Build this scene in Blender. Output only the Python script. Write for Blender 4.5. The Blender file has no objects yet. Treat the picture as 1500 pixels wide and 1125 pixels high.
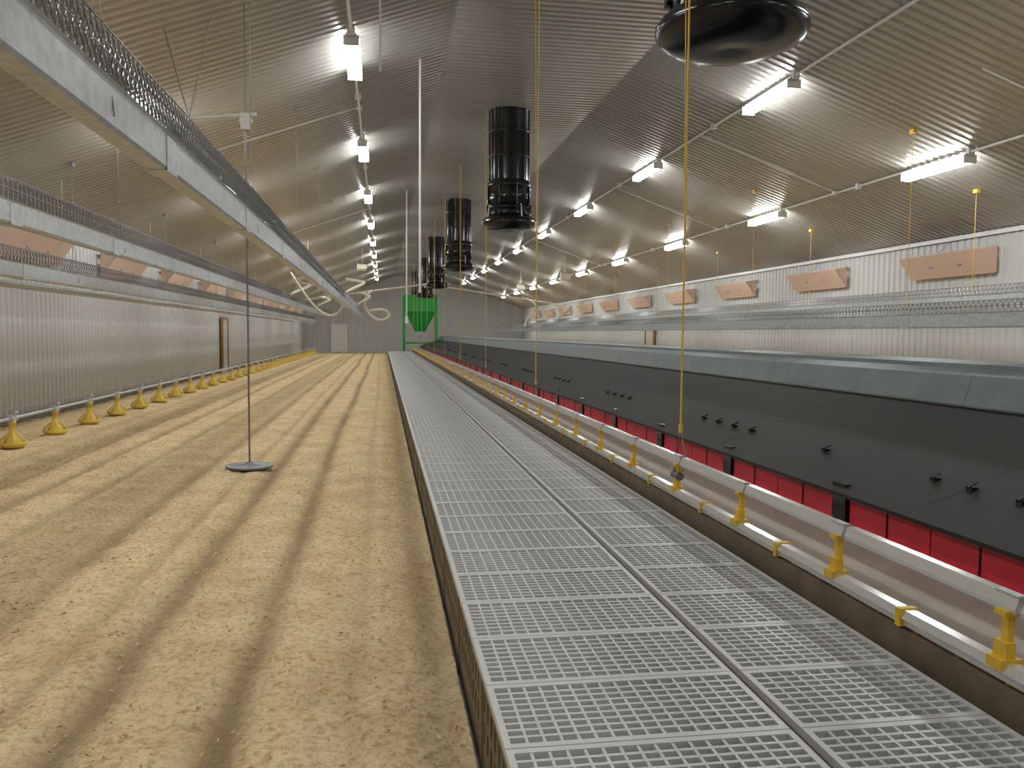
import bpy, math, random
from mathutils import Vector, Matrix, noise
random.seed(7)
H=1.65
YB,YF=-5.0,66.0
XL,XR=-6.1,11.3
ZE=H+2.0
SL=0.351
XRIDGE=2.56
ZFLAT=H+4.5
FL=XL+(ZFLAT-ZE)/SL
FR=XR-(ZFLAT-ZE)/SL
YEND=56.0
def ceil_z(x):
    return min(ZFLAT, ZE+SL*(x-XL), ZE+SL*(XR-x))
bpy.context.scene.view_settings.view_transform='Standard'

# ---------------- materials
def mat(name,c,rough=.5,metal=0,var=0.0,vscale=8,bump=0,bscale=40,c2=None,emit=None,strength=0,stretch=None,spec=None):
    m=bpy.data.materials.new(name); m.use_nodes=True
    nt=m.node_tree; b=nt.nodes['Principled BSDF']
    b.inputs['Base Color'].default_value=(*c,1); b.inputs['Roughness'].default_value=rough; b.inputs['Metallic'].default_value=metal
    if spec is not None: b.inputs['Specular IOR Level'].default_value=spec
    if emit:
        b.inputs['Emission Color'].default_value=(*emit,1); b.inputs['Emission Strength'].default_value=strength
    tc=nt.nodes.new('ShaderNodeTexCoord'); mp=nt.nodes.new('ShaderNodeMapping')
    nt.links.new(tc.outputs['Object'],mp.inputs[0])
    if stretch: mp.inputs['Scale'].default_value=stretch
    if var>0 or c2:
        n=nt.nodes.new('ShaderNodeTexNoise'); n.inputs['Scale'].default_value=vscale; n.inputs['Detail'].default_value=3
        nt.links.new(mp.outputs[0],n.inputs['Vector'])
        r=nt.nodes.new('ShaderNodeValToRGB'); r.color_ramp.elements[0].position=.35; r.color_ramp.elements[1].position=.65
        a=c2 if c2 else tuple(x*(1-var) for x in c)
        r.color_ramp.elements[0].color=(*a,1); r.color_ramp.elements[1].color=(*c,1)
        nt.links.new(n.outputs['Fac'],r.inputs[0]); nt.links.new(r.outputs[0],b.inputs['Base Color'])
    if bump>0:
        n2=nt.nodes.new('ShaderNodeTexNoise'); n2.inputs['Scale'].default_value=bscale; n2.inputs['Detail'].default_value=3
        nt.links.new(mp.outputs[0],n2.inputs['Vector'])
        bp=nt.nodes.new('ShaderNodeBump'); bp.inputs['Strength'].default_value=bump; bp.inputs['Distance'].default_value=.02
        nt.links.new(n2.outputs['Fac'],bp.inputs['Height']); nt.links.new(bp.outputs[0],b.inputs['Normal'])
    return m
M_ceil=mat('painted_steel_ceiling',(.45,.43,.39),.27,.5)
M_wall=mat('painted_steel_wall',(.55,.545,.525),.4)
M_conc=mat('concrete',(.22,.2,.17),.85,0,.3,3)
M_slat=mat('slat_plastic',(.68,.675,.655),.36)
M_board=mat('slat_side_board',(.20,.15,.09),.6,0,.3,6)
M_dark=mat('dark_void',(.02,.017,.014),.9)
M_lid=mat('nest_lid_brown',(.019,.014,.010),.55,0,.35,20,.3,220,spec=.3)
M_galv=mat('galvanised_steel',(.58,.60,.60),.38,.5,.2,14)
M_galv2=mat('galvanised_ridge',(.16,.185,.18),.45,.4,.15,5)
M_alu=mat('aluminium',(.78,.78,.76),.25,.8)
M_white=mat('white_plastic',(.75,.74,.70),.35)
M_beige=mat('beige_deck',(.50,.42,.35),.55,0,.15,4)
M_red=mat('red_flap',(.68,.025,.05),.5,0,.15,8)
M_yel=mat('yellow_plastic',(.80,.50,.04),.4)
M_yel2=mat('pan_yellow',(.72,.52,.08),.4)
M_cord=mat('yellow_cord',(.72,.45,.06),.7)
M_black=mat('black_plastic',(.008,.008,.010),.2)
M_green=mat('green_paint',(.02,.33,.06),.45)
M_peach=mat('inlet_peach',(.70,.50,.39),.55)
M_brown=mat('door_wood',(.36,.18,.06),.6)
M_wire=mat('wire_steel',(.22,.22,.22),.4,.6)
M_grey=mat('grey_steel',(.18,.18,.18),.4,.4)
M_cream=mat('cream_hose',(.72,.66,.5),.5)
M_lamp=mat('lamp_diffuser',(.9,.9,.9),.5,emit=(.96,.99,1.0),strength=47)

# ---------------- mesh builder
class MB:
    def __init__(s): s.v=[];s.f=[];s.m=[];s.s=[]
    def add(s,vs,fs,m=0,smooth=False):
        o=len(s.v); s.v.extend(vs)
        for f in fs: s.f.append([i+o for i in f]); s.m.append(m); s.s.append(smooth)
    def box(s,x0,x1,y0,y1,z0,z1,m=0):
        s.add([(x0,y0,z0),(x1,y0,z0),(x1,y1,z0),(x0,y1,z0),(x0,y0,z1),(x1,y0,z1),(x1,y1,z1),(x0,y1,z1)],
              [(0,3,2,1),(4,5,6,7),(0,1,5,4),(1,2,6,5),(2,3,7,6),(3,0,4,7)],m)
    def tube(s,p,q,r,n=4,m=0,r2=None,smooth=None):
        p=Vector(p);q=Vector(q);d=(q-p)
        if d.length<1e-6:return
        d.normalize(); a=d.orthogonal().normalized(); b=d.cross(a)
        r2=r if r2 is None else r2
        vs=[]
        for P,R in((p,r),(q,r2)):
            for i in range(n):
                t=2*math.pi*i/n; vs.append(tuple(P+a*math.cos(t)*R+b*math.sin(t)*R))
        fs=[(i,(i+1)%n,n+(i+1)%n,n+i) for i in range(n)]
        s.add(vs,fs,m,(n>5) if smooth is None else smooth)
        s.add(vs,[tuple(range(n-1,-1,-1)),tuple(range(n,2*n))],m)
    def lathe(s,c,prof,n=32,m=0,smooth=True):
        vs=[]
        for r,z in prof:
            for i in range(n):
                t=2*math.pi*i/n; vs.append((c[0]+r*math.cos(t),c[1]+r*math.sin(t),c[2]+z))
        fs=[]
        for k in range(len(prof)-1):
            for i in range(n):
                fs.append((k*n+i,k*n+(i+1)%n,(k+1)*n+(i+1)%n,(k+1)*n+i))
        s.add(vs,fs,m,smooth)
    def prism(s,prof,y0,y1,m=0,closed=True,caps=True):
        n=len(prof)
        vs=[(x,y0,z) for x,z in prof]+[(x,y1,z) for x,z in prof]
        fs=[(i,(i+1)%n,n+(i+1)%n,n+i) for i in range(n if closed else n-1)]
        if caps and closed: fs+= [tuple(range(n-1,-1,-1)),tuple(range(n,2*n))]
        s.add(vs,fs,m)
    def obj(s,name,mats,parent=None,loc=(0,0,0),bevel=0):
        me=bpy.data.meshes.new(name); me.from_pydata(s.v,[],s.f)
        for m in mats: me.materials.append(m)
        me.polygons.foreach_set('material_index',s.m); me.polygons.foreach_set('use_smooth',s.s); me.update()
        o=bpy.data.objects.new(name,me); bpy.context.scene.collection.objects.link(o); o.location=loc
        if parent: o.parent=parent
        return o
def empty(name,loc=(0,0,0)):
    e=bpy.data.objects.new(name,None); bpy.context.scene.collection.objects.link(e); e.location=loc; e.empty_display_size=.2
    return e
def inst(me,name,parent,loc):
    o=bpy.data.objects.new(name,me); bpy.context.scene.collection.objects.link(o); o.parent=parent; o.location=loc; return o

# ---------------- room shell
def rib_samples(a,b,p,h):
    out=[];t=a
    while t<b:
        for f,k in((0,0),(.30,0),(.42,1),(.88,1)):
            out.append((t+f*p,k*h))
        t+=p
    out.append((t,0)); return [(min(x,b),k) for x,k in out]
def ceiling():
    mb=MB(); sm=rib_samples(YB,YF,.17,.024)
    sec=[(XL,ZE),(FL,ZFLAT),(FR,ZFLAT),(XR,ZE)]
    vs=[]
    for y,h in sm:
        for x,z in sec: vs.append((x,y,z+.024-h))
    fs=[]
    for i in range(len(sm)-1):
        for j in range(3): fs.append((i*4+j,i*4+j+1,(i+1)*4+j+1,(i+1)*4+j))
    mb.add(vs,fs); return mb.obj('ceiling',[M_ceil])
O_ceil=ceiling()
def sidewall(name,x,sgn):
    mb=MB(); sm=rib_samples(YB,YF,.2,.025); vs=[]
    for y,h in sm:
        for z in(-.02,ZE+.03): vs.append((x+sgn*(h-.025),y,z))
    mb.add(vs,[(i*2,i*2+1,i*2+3,i*2+2) for i in range(len(sm)-1)])
    mb.box(min(x,x+sgn*.06),max(x,x+sgn*.06),YB,YF,ZE-.08,ZE+.0,1)
    mb.box(min(x,x+sgn*.05),max(x,x+sgn*.05),YB,YF,0,.22,2)
    return mb.obj(name,[M_wall,M_white,M_conc])
sidewall('wall_left',XL,1); sidewall('wall_right',XR,-1)
def endwall(name,y,sgn):
    mb=MB(); sm=rib_samples(XL,XR,.2,.025); vs=[]
    for x,h in sm:
        for z in(-.02,ceil_z(x)+.03): vs.append((x,y+sgn*(h-.025),z))
    mb.add(vs,[(i*2,i*2+1,i*2+3,i*2+2) for i in range(len(sm)-1)])
    return mb.obj(name,[M_wall])
endwall('wall_far',YF,-1); endwall('wall_back',YB,1)
mb=MB(); mb.box(XL-.1,XR+.1,YB-.1,YF+.1,-.2,0); mb.obj('floor',[M_conc])

# ---------------- litter
XS0=.34
tracks_and_shade=[(-.66,.08,1.),(-1.24,.09,1.),(-1.52,.05,.5),(-2.02,.10,.85),(-2.75,.07,.6),(-3.35,.08,.8),(-3.75,.05,.45),(-.12,.05,.3),(.27,.10,.7),(-4.4,.10,.35)]  # wheel tracks in the litter, plus shade painted along the slat edge
def track_or_shade(x,y):
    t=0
    for i,(xc,w,d) in enumerate(tracks_and_shade):
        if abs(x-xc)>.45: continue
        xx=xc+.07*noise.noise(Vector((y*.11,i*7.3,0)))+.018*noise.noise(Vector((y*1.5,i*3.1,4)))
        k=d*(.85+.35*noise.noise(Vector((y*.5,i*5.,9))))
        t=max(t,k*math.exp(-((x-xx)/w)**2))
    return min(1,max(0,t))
def litter(name,x0,x1,nx,ny,usetr=True,yend=YF-.03):
    xs=[x0+(x1-x0)*i/nx for i in range(nx+1)]
    ys=[YB+.03]; 
    a,b=1.4,yend
    ys+=[a*(b/a)**(i/ny) for i in range(ny+1)]
    vs=[];tr=[]
    for y in ys:
        for x in xs:
            t=track_or_shade(x,y) if usetr else 0
            h=.080-.04*t
            if y>1.2: h+=.018*noise.noise(Vector((x*3,y*3,0)))+.016*noise.noise(Vector((x*9,y*9,2)))
            if 1.2<y<16: h+=.013*noise.noise(Vector((x*27,y*27,5)))
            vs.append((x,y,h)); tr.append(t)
    n=nx+1
    fs=[(j*n+i,j*n+i+1,(j+1)*n+i+1,(j+1)*n+i) for j in range(len(ys)-1) for i in range(nx)]
    me=bpy.data.meshes.new(name); me.from_pydata(vs,[],fs)
    at=me.attributes.new('track_or_shade','FLOAT','POINT'); at.data.foreach_set('value',tr)
    me.polygons.foreach_set('use_smooth',[True]*len(fs))
    o=bpy.data.objects.new(name,me); bpy.context.scene.collection.objects.link(o); return o
m=bpy.data.materials.new('wood_shavings'); m.use_nodes=True; nt=m.node_tree; b=nt.nodes['Principled BSDF']
b.inputs['Roughness'].default_value=.9; b.inputs['Specular IOR Level'].default_value=.1
tc=nt.nodes.new('ShaderNodeTexCoord')
def nz(scale,det=6,rough=.6):
    n=nt.nodes.new('ShaderNodeTexNoise'); n.inputs['Scale'].default_value=scale; n.inputs['Detail'].default_value=det; n.inputs['Roughness'].default_value=rough
    nt.links.new(tc.outputs['Object'],n.inputs['Vector']); return n
n1=nz(30,4,.7); r1=nt.nodes.new('ShaderNodeValToRGB')
r1.color_ramp.elements[0].position=.30; r1.color_ramp.elements[0].color=(.52,.34,.16,1)
r1.color_ramp.elements[1].position=.54; r1.color_ramp.elements[1].color=(.86,.67,.40,1)
nt.links.new(n1.outputs[0],r1.inputs[0])
n2=nz(2.2,3); mx=nt.nodes.new('ShaderNodeMixRGB'); mx.blend_type='MULTIPLY'
r2=nt.nodes.new('ShaderNodeValToRGB'); r2.color_ramp.elements[0].position=.35; r2.color_ramp.elements[0].color=(.84,.80,.76,1); r2.color_ramp.elements[1].position=.6; r2.color_ramp.elements[1].color=(1,1,1,1)
nt.links.new(n2.outputs[0],r2.inputs[0]); mx.inputs[0].default_value=1
nt.links.new(r1.outputs[0],mx.inputs[1]); nt.links.new(r2.outputs[0],mx.inputs[2])
at=nt.nodes.new('ShaderNodeAttribute'); at.attribute_name='track_or_shade'
mx2=nt.nodes.new('ShaderNodeMixRGB'); mx2.inputs[2].default_value=(.24,.165,.085,1)  # dark tone for wheel tracks and the painted shade beside the slats
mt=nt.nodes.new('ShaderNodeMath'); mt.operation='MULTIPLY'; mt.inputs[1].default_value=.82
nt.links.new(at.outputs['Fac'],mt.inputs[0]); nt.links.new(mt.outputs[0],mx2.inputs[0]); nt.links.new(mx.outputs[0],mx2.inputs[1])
nt.links.new(mx2.outputs[0],b.inputs['Base Color'])
bp=nt.nodes.new('ShaderNodeBump'); bp.inputs['Strength'].default_value=.7; bp.inputs['Distance'].default_value=.03
nt.links.new(n1.outputs[0],bp.inputs['Height']); nt.links.new(bp.outputs[0],b.inputs['Normal'])
M_lit=m
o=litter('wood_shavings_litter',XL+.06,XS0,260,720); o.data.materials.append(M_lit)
M_fl=mat('shaving_flake',(.80,.62,.36),.8,c2=(.36,.22,.10),vscale=6)
mb=MB()
for i in range(9000):
    y=1.6*(16/1.6)**random.random(); x=random.uniform(-4.5,XS0-.02)
    if noise.noise(Vector((x*2.5,y*2.5,1)))<random.uniform(-.5,.35): continue
    z=.092-.04*track_or_shade(x,y)+.018*noise.noise(Vector((x*3,y*3,0)))+.016*noise.noise(Vector((x*9,y*9,2))); L=random.uniform(.006,.018); a=random.random()*6.28; w=L*.45
    ca,sa=math.cos(a),math.sin(a); t=random.uniform(-.006,.012)
    mb.add([(x-ca*L,y-sa*L,z-.004),(x-sa*w,y+ca*w,z+t),(x+ca*L,y+sa*L,z+.004),(x+sa*w,y-ca*w,z)],[(0,1,2,3)])
fl=mb.obj('loose_flakes',[M_fl],o)
o2=litter('wood_shavings_litter.001',7.7,XR-.06,30,120,False); o2.data.materials.append(M_lit)

# ---------------- slatted floor
def slat_floor(name,cols,xa,xb,ystart=1.0):
    e=empty(name)
    P=.45;nrow=int((YEND-ystart)/P)
    zt=.41;th=.028
    for ci,(x0,x1) in enumerate(cols):
        mb=MB()
        y0,y1=.003,P-.003
        mb.box(x0,x1,y0,y0+.026,zt-th,zt); mb.box(x0,x1,y1-.026,y1,zt-th,zt)
        mb.box(x0,x0+.022,y0+.026,y1-.026,zt-th,zt); mb.box(x1-.022,x1,y0+.026,y1-.026,zt-th,zt)
        n=9; iy0=y0+.026; iy1=y1-.026; st=(iy1-iy0)/n
        for i in range(1,n): mb.box(x0+.02,x1-.02,iy0+i*st-.0065,iy0+i*st+.0065,zt-th,zt-.0015)
        k=round((x1-x0-.04)/.054); sx=(x1-x0-.04)/k
        for i in range(1,k): mb.box(x0+.02+i*sx-.0048,x0+.02+i*sx+.0048,iy0,iy1,zt-th,zt-.002)
        ob=mb.obj('slat_panels_%d'%(ci+1),[M_slat],e,(0,ystart,0))
        ar=ob.modifiers.new('arr','ARRAY'); ar.count=nrow; ar.use_relative_offset=False; ar.use_constant_offset=True; ar.constant_offset_displace=(0,P,0)
    mb=MB(); ye=ystart+nrow*P
    for x in(xa,):
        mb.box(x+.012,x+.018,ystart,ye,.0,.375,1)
        mb.box(x-.006,x+.012,ystart,ye,.345,.378); mb.box(x-.006,x+.012,ystart,ye,.0,.15); mb.box(x-.006,x+.012,ystart,ye,.235,.265)
        y=ystart
        k=0
        while y<ye:
            w=.05 if k%10 else .09
            mb.box(x-.006,x+.012,y,y+w,.15,.235); mb.box(x-.006,x+.012,y,y+w,.265,.345)
            if k%10==0: mb.box(x-.012,x-.006,y+.02,y+.07,.0,.378)
            y+=.095 if y<14 else .3
            k+=1
    for i in range(0,nrow+1,3):
        y=ystart+i*P
        if y<ye: mb.box(xa+.03,xb-.02,y,y+.05,.30,.378,0); 
    for xx in (cols[0][1]-.02,):
        mb.box(xx,xx+.08,ystart,ye,.25,.38,0)
    for i in range(0,nrow,6):
        y=ystart+i*P
        for xx in(xa+.1,cols[0][1]-.03,xb-.12): mb.box(xx,xx+.06,y,y+.06,0,.25,0)
    mb.obj('support_frame',[M_board,M_dark],e)
    mb=MB(); mb.box(xa+.05,xb+.01,ystart,YEND,.0,.03); mb.obj('droppings_pit',[mat('pit_brown',(.05,.036,.026),.9)],e)
slat_floor('slatted_floor',[(.36,1.272),(1.31,1.97)],.37,1.97)

# ---------------- nest box row
e=empty('nest_box_row')
y0,y1=1.2,YEND
mb=MB()
mb.box(2.02,2.05,y0,y1,.0,.50,0)
mb.prism([(2.05,.47),(2.62,.57),(2.62,.595),(2.05,.495)],y0,y1,1)
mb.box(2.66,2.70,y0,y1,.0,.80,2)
mb.box(6.52,6.55,y0,y1,.0,.50,0); mb.prism([(6.52,.495),(5.95,.615),(5.95,.59),(6.52,.47)],y0,y1,1)
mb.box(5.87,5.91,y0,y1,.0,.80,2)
mb.box(2.1,6.5,y0,y0+.03,.0,.46,0); mb.box(2.1,6.5,y1-.03,y1,.0,.46,0)
mb.prism([(2.7,.6),(5.87,.6),(5.87,.86),(4.9,1.14),(3.7,1.14),(2.7,.86)],y0,y0+.03,0)
mb.prism([(2.7,.6),(5.87,.6),(5.87,.86),(4.9,1.14),(3.7,1.14),(2.7,.86)],y1-.03,y1,0)
mb.obj('nest_body',[M_board,M_beige,M_dark],e)
mb=MB(); y=y0+.1;k=0
while y<y1-1:
    mb.box(2.58,2.605,y,y+.66,.58,.80,0); mb.box(2.58,2.605,y+.67,y+1.35,.58,.80,0)
    mb.box(2.574,2.582,y+.33,y+.337,.60,.80,1); mb.box(2.574,2.582,y+1.0,y+1.007,.60,.80,1)
    mb.box(2.56,2.61,y+1.365,y+1.50,.57,.82,1)
    y+=1.53
mb.obj('red_nest_flaps',[M_red,M_black],e)
mb=MB(); y=y0
def zlid(x): return .78+(x-2.5)*.41/1.2
while y<y1-.1:
    ye=min(y+2.4,y1)
    mb.prism([(2.5,.765),(3.72,1.182),(3.72,1.20),(2.5,.785)],y+.0015,ye-.0015,0)
    mb.prism([(6.1,.765),(4.88,1.182),(4.88,1.20),(6.1,.785)],y+.0015,ye-.0015,0)
    y+=2.4
mb.obj('nest_lids',[M_lid],e)
mb=MB()
ysl=[3.68,4.0,4.27,5.34]+[6.42+3.2*k+.32*j for k in range(15) for j in range(4)]
for yy in ysl:
    yy-=.43
    x=2.85; z=zlid(x)+.005
    mb.box(x-.02,x+.02,yy-.018,yy+.018,z-.02,z+.014); mb.tube((x-.03,yy,z+.012),(x+.04,yy+.02,z+.034),.007,6)
mb.obj('lid_catches',[M_black],e)
mb=MB()
mb.prism([(3.70,1.17),(3.74,1.21),(3.80,1.40),(3.90,1.44),(3.93,1.47),(4.67,1.47),(4.70,1.44),(4.80,1.40),(4.86,1.21),(4.9,1.17)],y0,y1,0)
yy=y0+1.2
while yy<y1: mb.prism([(3.70,1.171),(3.739,1.211),(3.799,1.401),(3.899,1.441),(3.929,1.4715),(4.671,1.4715),(4.701,1.441),(4.801,1.401),(4.861,1.211),(4.9,1.171)],yy,yy+.04,0); yy+=2.4
mb.obj('nest_ridge_duct',[M_galv2],e)
slat_floor('slatted_floor.001',[(6.62,7.2),(7.24,7.65)],6.6,7.66)

# ---------------- drinker line
e=empty('drinker_line')
mb=MB(); ya,yb=1.3,YEND-.5
mb.box(2.03,2.075,ya,yb,.515,.545,0); mb.prism([(2.015,.545),(2.09,.545),(2.075,.575),(2.03,.575)],ya,yb,1)
y=ya
while y<yb-.5:
    mb.prism([(2.045,.743),(2.115,.743),(2.115,.758),(2.10,.798),(2.06,.798),(2.045,.758)],y+.012,y+1.018,1); y+=1.03
mb.tube((2.08,ya,.753),(2.08,yb,.753),.012,6,1)
y=2.78-.39-1.03
while y<yb:
    if y>ya:
        mb.box(2.035,2.07,y-.03,y+.03,.55,.64,2); mb.box(2.05,2.075,y-.016,y+.016,.62,.76,2); mb.box(2.03,2.12,y-.026,y+.026,.728,.746,2)
        mb.box(2.012,2.095,y-.035,y+.035,.55,.585,2); mb.box(2.05,2.085,y-.05,y+.05,.798,.805,3)
        mb.box(2.012,2.09,y+.50,y+.53,.508,.58,2)
    y+=1.03
y=ya+.1
while y<yb:
    mb.tube((2.052,y,.518),(2.052,y,.485),.011,6,2); mb.tube((2.052,y,.485),(2.052,y,.468),.005,6,1)
    y+=.24
mb.obj('drinker_pipe_and_rail',[M_white,M_alu,M_yel,M_galv],e)
mb=MB()
y=5.5
while y<yb:
    x=2.08
    mb.tube((x,y,.98),(x,y,ceil_z(x)),.007,6,0); mb.tube((x,y,.98),(x,y-.11,.79),.004,4,1); mb.tube((x,y,.98),(x,y+.11,.79),.004,4,1)
    mb.tube((x,y,.96),(x,y,1.02),.014,6,0)
    mb.tube((x,y,2.2),(x-.05,y+.02,ceil_z(x-.05)),.004,4,0)
    y+=5.55
mb.tube((2.06,5.44,.66),(2.06,5.56,.66),.03,12,2); mb.tube((2.03,5.53,.70),(2.12,5.53,.70),.02,12,3); mb.tube((2.06,5.5,.66),(2.08,5.5,.79),.008,6,2)
mb.obj('suspension_cords',[M_cord,M_wire,M_grey,M_galv],e)

# ---------------- feeder troughs
def trough(name,x,zb,zt,zg,w,ya,yb,period,cordmat,per0,ct=None):
    e=empty(name)
    mb=MB(); h=w/2; t=.006
    mb.prism([(x-h+.012,zb),(x+h-.012,zb),(x+h,zb+.02),(x+h,zt-.015),(x+h+.012,zt),(x+h-t,zt),(x+h-t,zb+.03),(x-h+t,zb+.03),(x-h+t,zt),(x-h-.012,zt),(x-h,zt-.015),(x-h,zb+.02)],ya,yb,0,True,False)
    mb.box(x-h+t,x+h-t,ya,ya+.01,zb+.01,zt-.02)
    y=ya+1.55
    while y<yb:
        mb.prism([(x-h-.004,zb-.005),(x+h+.004,zb-.005),(x+h+.005,zt-.02),(x+h+.001,zt-.02),(x+h+.001,zb+.001),(x-h-.001,zb+.001),(x-h-.001,zt-.02),(x-h-.005,zt-.02)],y-.12,y+.12,0)
        y+=3.0
    mb.tube((x,ya,zb+.05),(x,yb,zb+.05),.02,6,0)
    mb.obj('trough_channel',[M_galv],e)
    mb=MB(); r=.0042
    for sx in(-1,1):
        y=ya; up=False
        while y<yb-period:
            if y<30:
                mb.tube((x+sx*h,y,zt),(x+sx*h*.35,y+period,zg),r,3); mb.tube((x+sx*h*.35,y,zg),(x+sx*h,y+period,zt),r,3)
            else: mb.tube((x+sx*h,y,zt),(x+sx*h*.35,y+period,zg),r*1.4,3)
            y+=period
        mb.tube((x+sx*h*.35,ya,zg),(x+sx*h*.35,yb,zg),r*1.3,4)
        mb.tube((x+sx*h*.68,ya,(zt+zg)/2),(x+sx*h*.68,yb,(zt+zg)/2),r,4)
    mb.obj('wire_grille',[M_wire],e)
    mb=MB(); y=per0
    while y<yb:
        c=ceil_z(x)
        mb.tube((x,y,zg+.25),(x,y,c),.005,4); 
        for sx in(-1,1): mb.tube((x,y,zg+.25),(x+sx*(h+.008),y,zb+.06),.004,4)
        mb.box(x-.03,x+.03,y-.05,y+.05,c-.06,c)
        y+=5.4 if ct is None else ct
    mb.obj('suspension_cords',[cordmat],e)
trough('feeder_trough',-1.385,H+1.0,H+1.235,H+1.52,.13,-2,YF-10,.085,M_wire,4.4,4.8)
trough('feeder_trough',-3.52,H+1.0,H+1.22,H+1.45,.13,-2,YF-8,.1,M_wire,6.5)
trough('feeder_trough',-4.62,H+.66,H+.86,H+1.05,.13,-2,YF-8,.1,M_wire,8.)
trough('feeder_trough',8.0,H+.13,H+.34,H+.50,.13,-2,YF-8,.1,M_cord,6.2)
trough('feeder_trough',9.9,H+.52,H+.72,H+.86,.13,-2,YF-8,.1,M_cord,7.2)
mb=MB(); mb.tube((-4.98,-2,H+.62),(-4.98,YF-5,H+.62),.05,10)
for y in range(4,58,5): mb.tube((-4.98,y,H+.62),(-4.98,y,ceil_z(-4.98)-.03),.004,4)
mb.obj('feed_auger_pipe',[M_galv])

# ---------------- pan feeders
e=empty('pan_feeder_line'); X=-4.85
mb=MB(); prof=[(0,.0),(.13,.0),(.16,.02),(.18,.07),(.17,.07),(.15,.03),(.06,.025)]
cone=[(.10,.04),(.10,.09),(.065,.14),(.042,.19),(.038,.30),(.05,.305),(.05,.36),(0,.36)]
mb.lathe((0,0,.0),prof,18); mb.lathe((0,0,0),cone,12)
for i in range(6):
    a=i*math.pi/3; mb.tube((.17*math.cos(a),.17*math.sin(a),.07),(.05*math.cos(a),.05*math.sin(a),.18),.009,5)
mb.tube((0,0,.30),(0,0,.40),.04,8,1); mb.tube((0,-.09,.38),(0,.09,.38),.05,10,1); mb.tube((0,0,.38),(.06,0,.47),.03,6,1)
first=mb.obj('feed_pan_1',[M_yel2,M_galv],e,(X,11.7,.10))
i=1
for k in list(range(-5,0))+list(range(1,35)):
    i+=1; inst(first.data,'feed_pan_%d'%i,e,(X,11.7+k*1.45,.10))
mb=MB(); mb.tube((X,2,.48),(X,YF-4,.48),.024,8); mb.tube((X,2,.61),(X,YF-4,.61),.005,4)
for k in range(-5,35,2): mb.tube((X,11.7+k*1.45+.7,.48),(X,11.7+k*1.45+.7,.61),.006,4); 
mb.obj('feed_pipe',[M_galv],e)

# ---------------- chimneys
mb=MB()
prof=[(.0,.03),(.25,.0),(.42,.03),(.52,.08),(.56,.14),(.56,.17),(.53,.22),(.48,.27),(.44,.30),(.43,.33),(.43,.42),(.475,.42),(.475,.47),(.44,.47),(.435,.86),(.465,.86),(.465,.90),(.45,.92),(.42,.98),(.405,1.0)]
mb.lathe((0,0,0),prof,40)
mb.lathe((0,0,0),[(.405,1.0),(.405,2.41)],40)
for z in (1.45,1.95): mb.lathe((0,0,0),[(.405,z),(.42,z),(.42,z+.05),(.405,z+.05)],40)
for i in range(14):
    a=i*2*math.pi/14; c,s=math.cos(a),math.sin(a); mb.tube((c*.405,s*.405,1.0),(c*.405,s*.405,2.40),.018,6)
for i in range(8):
    a=i*2*math.pi/8+.2; c,s=math.cos(a),math.sin(a); mb.tube((c*.45,s*.45,.3),(c*.45,s*.45,.92),.016,6); mb.box(c*.47-.03,c*.47+.03,s*.47-.03,s*.47+.03,.40,.49)
for i in range(4):
    a=i*math.pi/2+.4; c,s=math.cos(a),math.sin(a); mb.tube((c*.50,s*.50,.2),(c*.46,s*.46,.5),.012,5,1)
cm=mb
first=None
for k,Y in enumerate([5.9,16.75,28.0,39.0,50.0,61.0]):
    zb=H+2.10
    if first is None: first=cm.obj('ventilation_chimney',[M_black,M_white],None,(XRIDGE,Y,zb))
    else: inst(first.data,'ventilation_chimney',None,(XRIDGE,Y,zb))

# ---------------- lamps
mb=MB(); L=.78
mb.prism([(-.08,.03),(.08,.03),(.07,.085),(-.07,.085)],-L,L,0)
pr=[(-.105,.03),(-.10,-.02),(-.05,-.07),(.05,-.07),(.10,-.02),(.105,.03)]
mb.prism(pr,-L+.03,L-.03,1,True,False)
mb.box(-.105,.105,-L,-L+.03,-.07,.06,0); mb.box(-.105,.105,L-.03,L,-.07,.06,0)
first=None
rows=[(-.40,12.05,5.97),(6.0,12.3,6.03),(8.85,12.2,5.95),(-3.28,12.3,6.0)]
for x,ys,sp in rows:
    for k in range(-2,9):
        Y=ys+k*sp
        if Y<YB+1 or Y>YF-1: continue
        zz=ceil_z(x)-.14
        if first is None: first=mb.obj('fluorescent_lamp',[M_white,M_lamp],None,(x,Y,zz))
        else: inst(first.data,'fluorescent_lamp',None,(x,Y,zz))
    r=MB(); r.tube((x,YB+.1,ceil_z(x)-.04),(x,YF-.1,ceil_z(x)-.04),.02,8)
    yy=ys-2*sp+2.2
    while yy<YF-2:
        r.box(x-.05,x+.05,yy-.03,yy+.03,ceil_z(x)-.09,ceil_z(x)+.01); yy+=sp/2
    r.obj('lighting_conduit',[M_white],O_ceil)
def cross(Y,x0,x1):
    r=MB(); r.tube((x0,Y,ceil_z(x0)-.02),(x1,Y,ceil_z(x1)-.02),.013,6); r.box(x1-.05,x1+.05,Y-.04,Y+.04,ceil_z(x1)-.06,ceil_z(x1)); r.obj('cross_conduit',[M_white],O_ceil)
for Y,a,c in((15.2,6.0,8.85),(21,6.0,8.85),(9.4,7.4,9.2),(33,6,8.85),(15.,-3.7,-.4),(9,-5.2,-3.9),(27,-3.7,-.4)): cross(Y,a,c)

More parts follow.
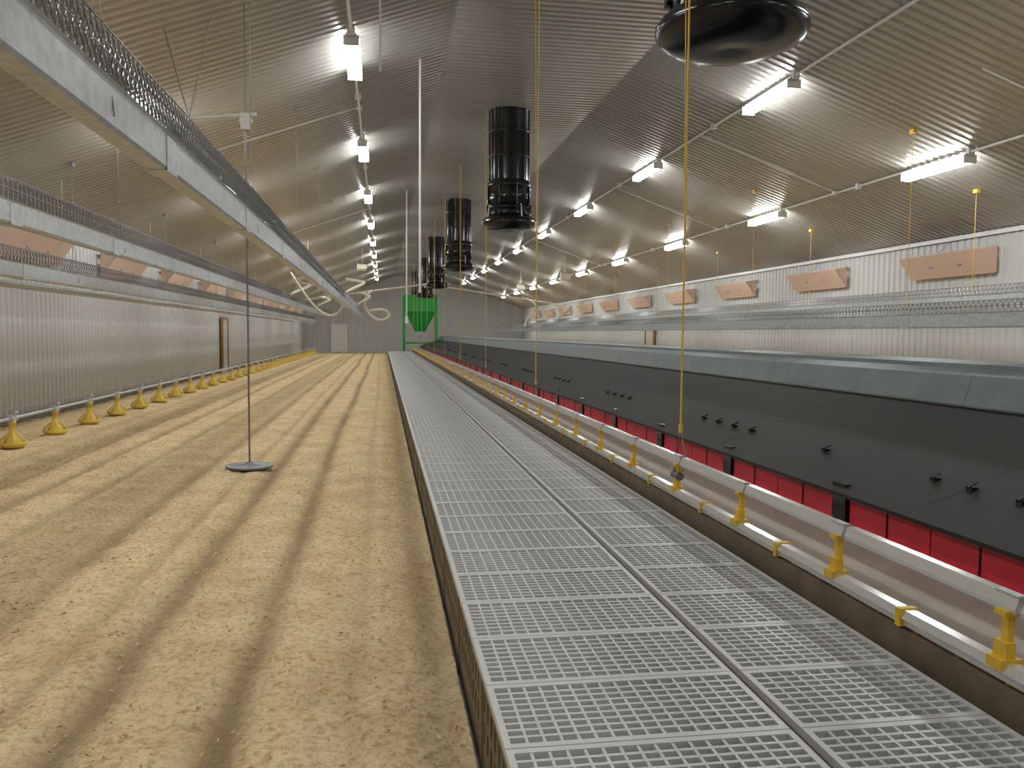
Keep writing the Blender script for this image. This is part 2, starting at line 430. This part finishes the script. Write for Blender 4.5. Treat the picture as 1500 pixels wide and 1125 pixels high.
# ---------------- air inlets
def inlet():
    mb=MB(); W=1.22
    mb.prism([(.0,-.24),(.03,-.26),(.34,.17),(.31,.19)],-W,W,0)
    for y in(-W,W-.02):
        mb.prism([(.0,-.24),(.33,.18),(.0,.24)],y,y+.02,0)
    mb.box(-.0,.035,-W,W,.18,.25,0)
    for y in(-.45,.4): mb.box(.14,.20,y,y+.1,-.06,-.02,1)
    mb.tube((.3,0,.2),(.05,0,.42),.006,4,1)
    return mb
il=inlet().obj('air_inlet',[M_peach,M_wire],None,(XL+.07,15.3,H+1.43))
for k in list(range(-2,0))+list(range(1,10)): inst(il.data,'air_inlet',None,(XL+.07,15.3+k*4.95,H+1.43))
for k in range(-1,10):
    o=inst(il.data,'air_inlet',None,(XR-.07,14.9+k*4.95,H+1.46)); o.rotation_euler=(0,0,math.pi)

# ---------------- doors
def door(name,x,sg,Y):
    mb=MB(); w=.5
    x=x+sg*.055
    X0,X1=sorted((x,x+sg*.08))
    mb.box(X0,X1,Y-w-.09,Y-w,.1,2.12,0); mb.box(X0,X1,Y+w,Y+w+.09,.1,2.12,0); mb.box(X0,X1,Y-w-.09,Y+w+.09,2.12,2.2,0)
    a,b=sorted((x,x+sg*.045)); mb.box(a,b,Y-w,Y+w,.1,2.12,1)
    hx=x+sg*.045; mb.tube((hx,Y+w-.1,1.05),(hx+sg*.06,Y+w-.1,1.05),.015,8,2); mb.tube((hx+sg*.06,Y+w-.1,1.05),(hx+sg*.06,Y+w-.24,1.05),.012,8,2)
    mb.obj(name,[M_brown,M_wall,M_grey])
door('door_1',XL,1,33.0); door('door_2',XR,-1,33.5)
mb=MB(); Y=YF; mb.box(-4.0,-3.92,Y-.14,Y-.05,.1,2.3); mb.box(-2.8,-2.72,Y-.14,Y-.05,.1,2.3); mb.box(-3.92,-2.8,Y-.14,Y-.05,2.22,2.3); mb.box(-3.92,-2.8,Y-.10,Y-.05,.1,2.22,1); mb.tube((-2.95,Y-.1,1.05),(-2.95,Y-.16,1.05),.02,8,2)
mb.obj('door_3',[M_white,M_white,M_grey])

# ---------------- hanging bird scale
e=empty('hanging_bird_scale',(0,0,0)); sx,sy=-1.505,9.66
zt=H+2.33
mb=MB(); mb.tube((sx,sy,.12),(sx,sy,zt-.05),.011,8,0)
mb.lathe((sx,sy,.105),[(0,0),(.25,-.004),(.262,.0),(.262,.022),(.25,.018),(.04,.03),(.03,.06),(0,.06)],28,1)
mb.box(sx-.05,sx+.05,sy-.04,sy+.04,zt-.08,zt+.1,2); mb.tube((sx-.07,sy,zt+.02),(sx+.07,sy,zt+.02),.03,10,2)
mb.tube((sx-.6,sy,zt+.02),(sx+.12,sy,zt+.10),.02,8,2)
mb.tube((sx,sy,zt+.08),(sx,sy,ceil_z(sx)-.01),.006,6,0)
mb.tube((sx-.6,sy,zt+.02),(sx-.85,sy,ceil_z(sx-.85)-.01),.008,6,0)
mb.tube((sx-.6,sy,zt+.02),(sx-.35,sy,ceil_z(sx-.35)-.01),.006,6,0)
mb.obj('scale_body',[M_wire,M_grey,M_white],e)

# ---------------- vertical conduits
def drop(x,y,z0,r=.02,box=True):
    mb=MB(); mb.tube((x,y,z0),(x,y,ceil_z(x)),r,8)
    if box: mb.box(x-.05,x+.05,y-.04,y+.04,z0-.2,z0,0)
    mb.obj('cable_drop_pipe',[M_white],O_ceil)
drop(.6,13.4,H+.65,.018,False); drop(.75,26,H+.5,.02); drop(-.02,9.9,H+3.05,.014,False)

# ---------------- green feed hopper
e=empty('feed_hopper',(0,0,0)); cx,cy=2.62,58.2; w=1.12
mb=MB(); zt=H+2.6; zm=H+1.55; zb=H+.1; s=.35
def frust(z0,a,z1,b):
    mb.add([(cx-a,cy-a,z0),(cx+a,cy-a,z0),(cx+a,cy+a,z0),(cx-a,cy+a,z0),(cx-b,cy-b,z1),(cx+b,cy-b,z1),(cx+b,cy+b,z1),(cx-b,cy+b,z1)],[(0,1,5,4),(1,2,6,5),(2,3,7,6),(3,0,4,7)],0)
frust(zb,s,zm,w-.04); frust(zm,w-.04,zt,w-.04)
for a,b in((-1,-1),(1,-1),(1,1),(-1,1)):
    x,y=cx+a*w,cy+b*w; mb.box(x-.06,x+.06,y-.06,y+.06,0.0,zt+.05)
for z in(zt,zm,.95):
    mb.box(cx-w,cx+w,cy-w-.04,cy-w+.04,z-.05,z+.05); mb.box(cx-w,cx+w,cy+w-.04,cy+w+.04,z-.05,z+.05)
    mb.box(cx-w-.04,cx-w+.04,cy-w,cy+w,z-.05,z+.05); mb.box(cx+w-.04,cx+w+.04,cy-w,cy+w,z-.05,z+.05)
mb.box(cx-.3,cx+.3,cy-.3,cy+.3,zb-.25,zb,1)
mb.tube((cx,cy,zb-.1),(cx-.1,cy,.08),.08,8,1)
mb.obj('hopper_body',[M_green,M_galv],e)

# ---------------- fill pipes and flexible hoses near far end
def hose(name,pts,r=.06,m=M_cream):
    cu=bpy.data.curves.new(name,'CURVE'); cu.dimensions='3D'; cu.bevel_depth=r; cu.bevel_resolution=2
    sp=cu.splines.new('NURBS'); sp.points.add(len(pts)-1)
    for p,q in zip(sp.points,pts): p.co=(*q,1)
    sp.use_endpoint_u=True; sp.order_u=3; sp.resolution_u=8
    cu.materials.append(m)
    o=bpy.data.objects.new(name,cu); bpy.context.scene.collection.objects.link(o)
px=2.5
mb=MB(); mb.tube((-4.9,47,H+1.7),(px-.2,47,H+2.75),.05,10); mb.tube((px+.2,47,H+2.75),(9.9,47,H+1.75),.05,10); mb.tube((px,47,H+2.75),(px+.1,57.4,H+2.72),.06,10); mb.tube((px-.3,47,H+2.75),(px+.3,47,H+2.75),.09,10)
for x in(-3.5,-.5,4.5,8): 
    zz=(H+1.7+(x+4.9)/7.2*1.05) if x<2 else H+2.75-(x-2.7)/7.2*1.0
    mb.tube((x,47,zz),(x,47,ceil_z(x)-.01),.008,5)
mb.obj('cross_auger',[M_cream])
def dropper(x,y,zt0,zbt): hose('flexible_fill_hose',[(x,y,zt0),(x+.5,y-.3,zt0-.1),(x+.8,y-1,(zt0+zbt)/2+.2),(x+.2,y-1.6,(zt0+zbt)/2-.1),(x-.1,y-1.2,zbt+.1),(x,y-1.5,zbt)])
dropper(-1.39,47,H+2.25,H+1.25); dropper(-3.52,47,H+1.95,H+1.25); dropper(-4.62,47,H+1.75,H+.9); dropper(8,47,H+2.05,H+.4); dropper(9.9,47,H+1.75,H+.8)
dropper(-1.39,33,H+2.1,H+1.3); dropper(-3.52,34,H+2.0,H+1.25)
hose('flexible_fill_hose',[(-.6,46.7,H+2.32),(-1.0,46,H+1.9),(-.9,46,H+1.2),(-.2,46,H+.6),(.5,46,H+.9),(.1,46,H+1.4),(-.7,46,H+1.2)],.075)
hose('flexible_fill_hose',[(-3.2,30,H+2.1),(-2.9,30,H+1.6),(-2.4,30,H+.9),(-1.9,30,H+.55),(-1.5,30,H+.7),(-1.39,30,H+.98)],.04)
for i,(x,y) in enumerate(((-2.6,30),(-2.8,40),(-.9,38),(7.6,34),(7.4,44))):
    mb=MB(); z=ceil_z(x)-.9
    mb.tube((x,y,z),(x,y,ceil_z(x)-.01),.012,6,0); mb.tube((x-.18,y-.2,z),(x+.18,y-.2,z),.16,12,1); mb.tube((x-.22,y-.2,z),(x-.18,y-.2,z),.2,12,0); mb.tube((x+.18,y-.2,z),(x+.22,y-.2,z),.05,8,0)
    mb.obj('winch_motor',[M_white,M_cream])

# ---------------- world + camera
w=bpy.data.worlds.new('world'); bpy.context.scene.world=w; w.use_nodes=True
w.node_tree.nodes['Background'].inputs[0].default_value=(.02,.02,.02,1)
f=1200.; VX,VY=560.,488.
yaw=math.atan((750-VX)/f); pit=math.atan((562.5-VY)/f*math.cos(yaw)); roll=math.radians(.45)
fw=Vector((math.sin(yaw)*math.cos(pit),math.cos(yaw)*math.cos(pit),-math.sin(pit)))
rt=Vector((math.cos(yaw),-math.sin(yaw),0)); up=rt.cross(fw)
r2=rt*math.cos(roll)+up*math.sin(roll); u2=up*math.cos(roll)-rt*math.sin(roll)
cam=bpy.data.cameras.new('camera'); co=bpy.data.objects.new('camera',cam); bpy.context.scene.collection.objects.link(co)
cam.sensor_width=36; cam.lens=f/1500*36; cam.clip_end=300
mm=Matrix((r2,u2,-fw)).transposed().to_4x4(); mm.translation=Vector((0,0,H)); co.matrix_world=mm
bpy.context.scene.camera=co
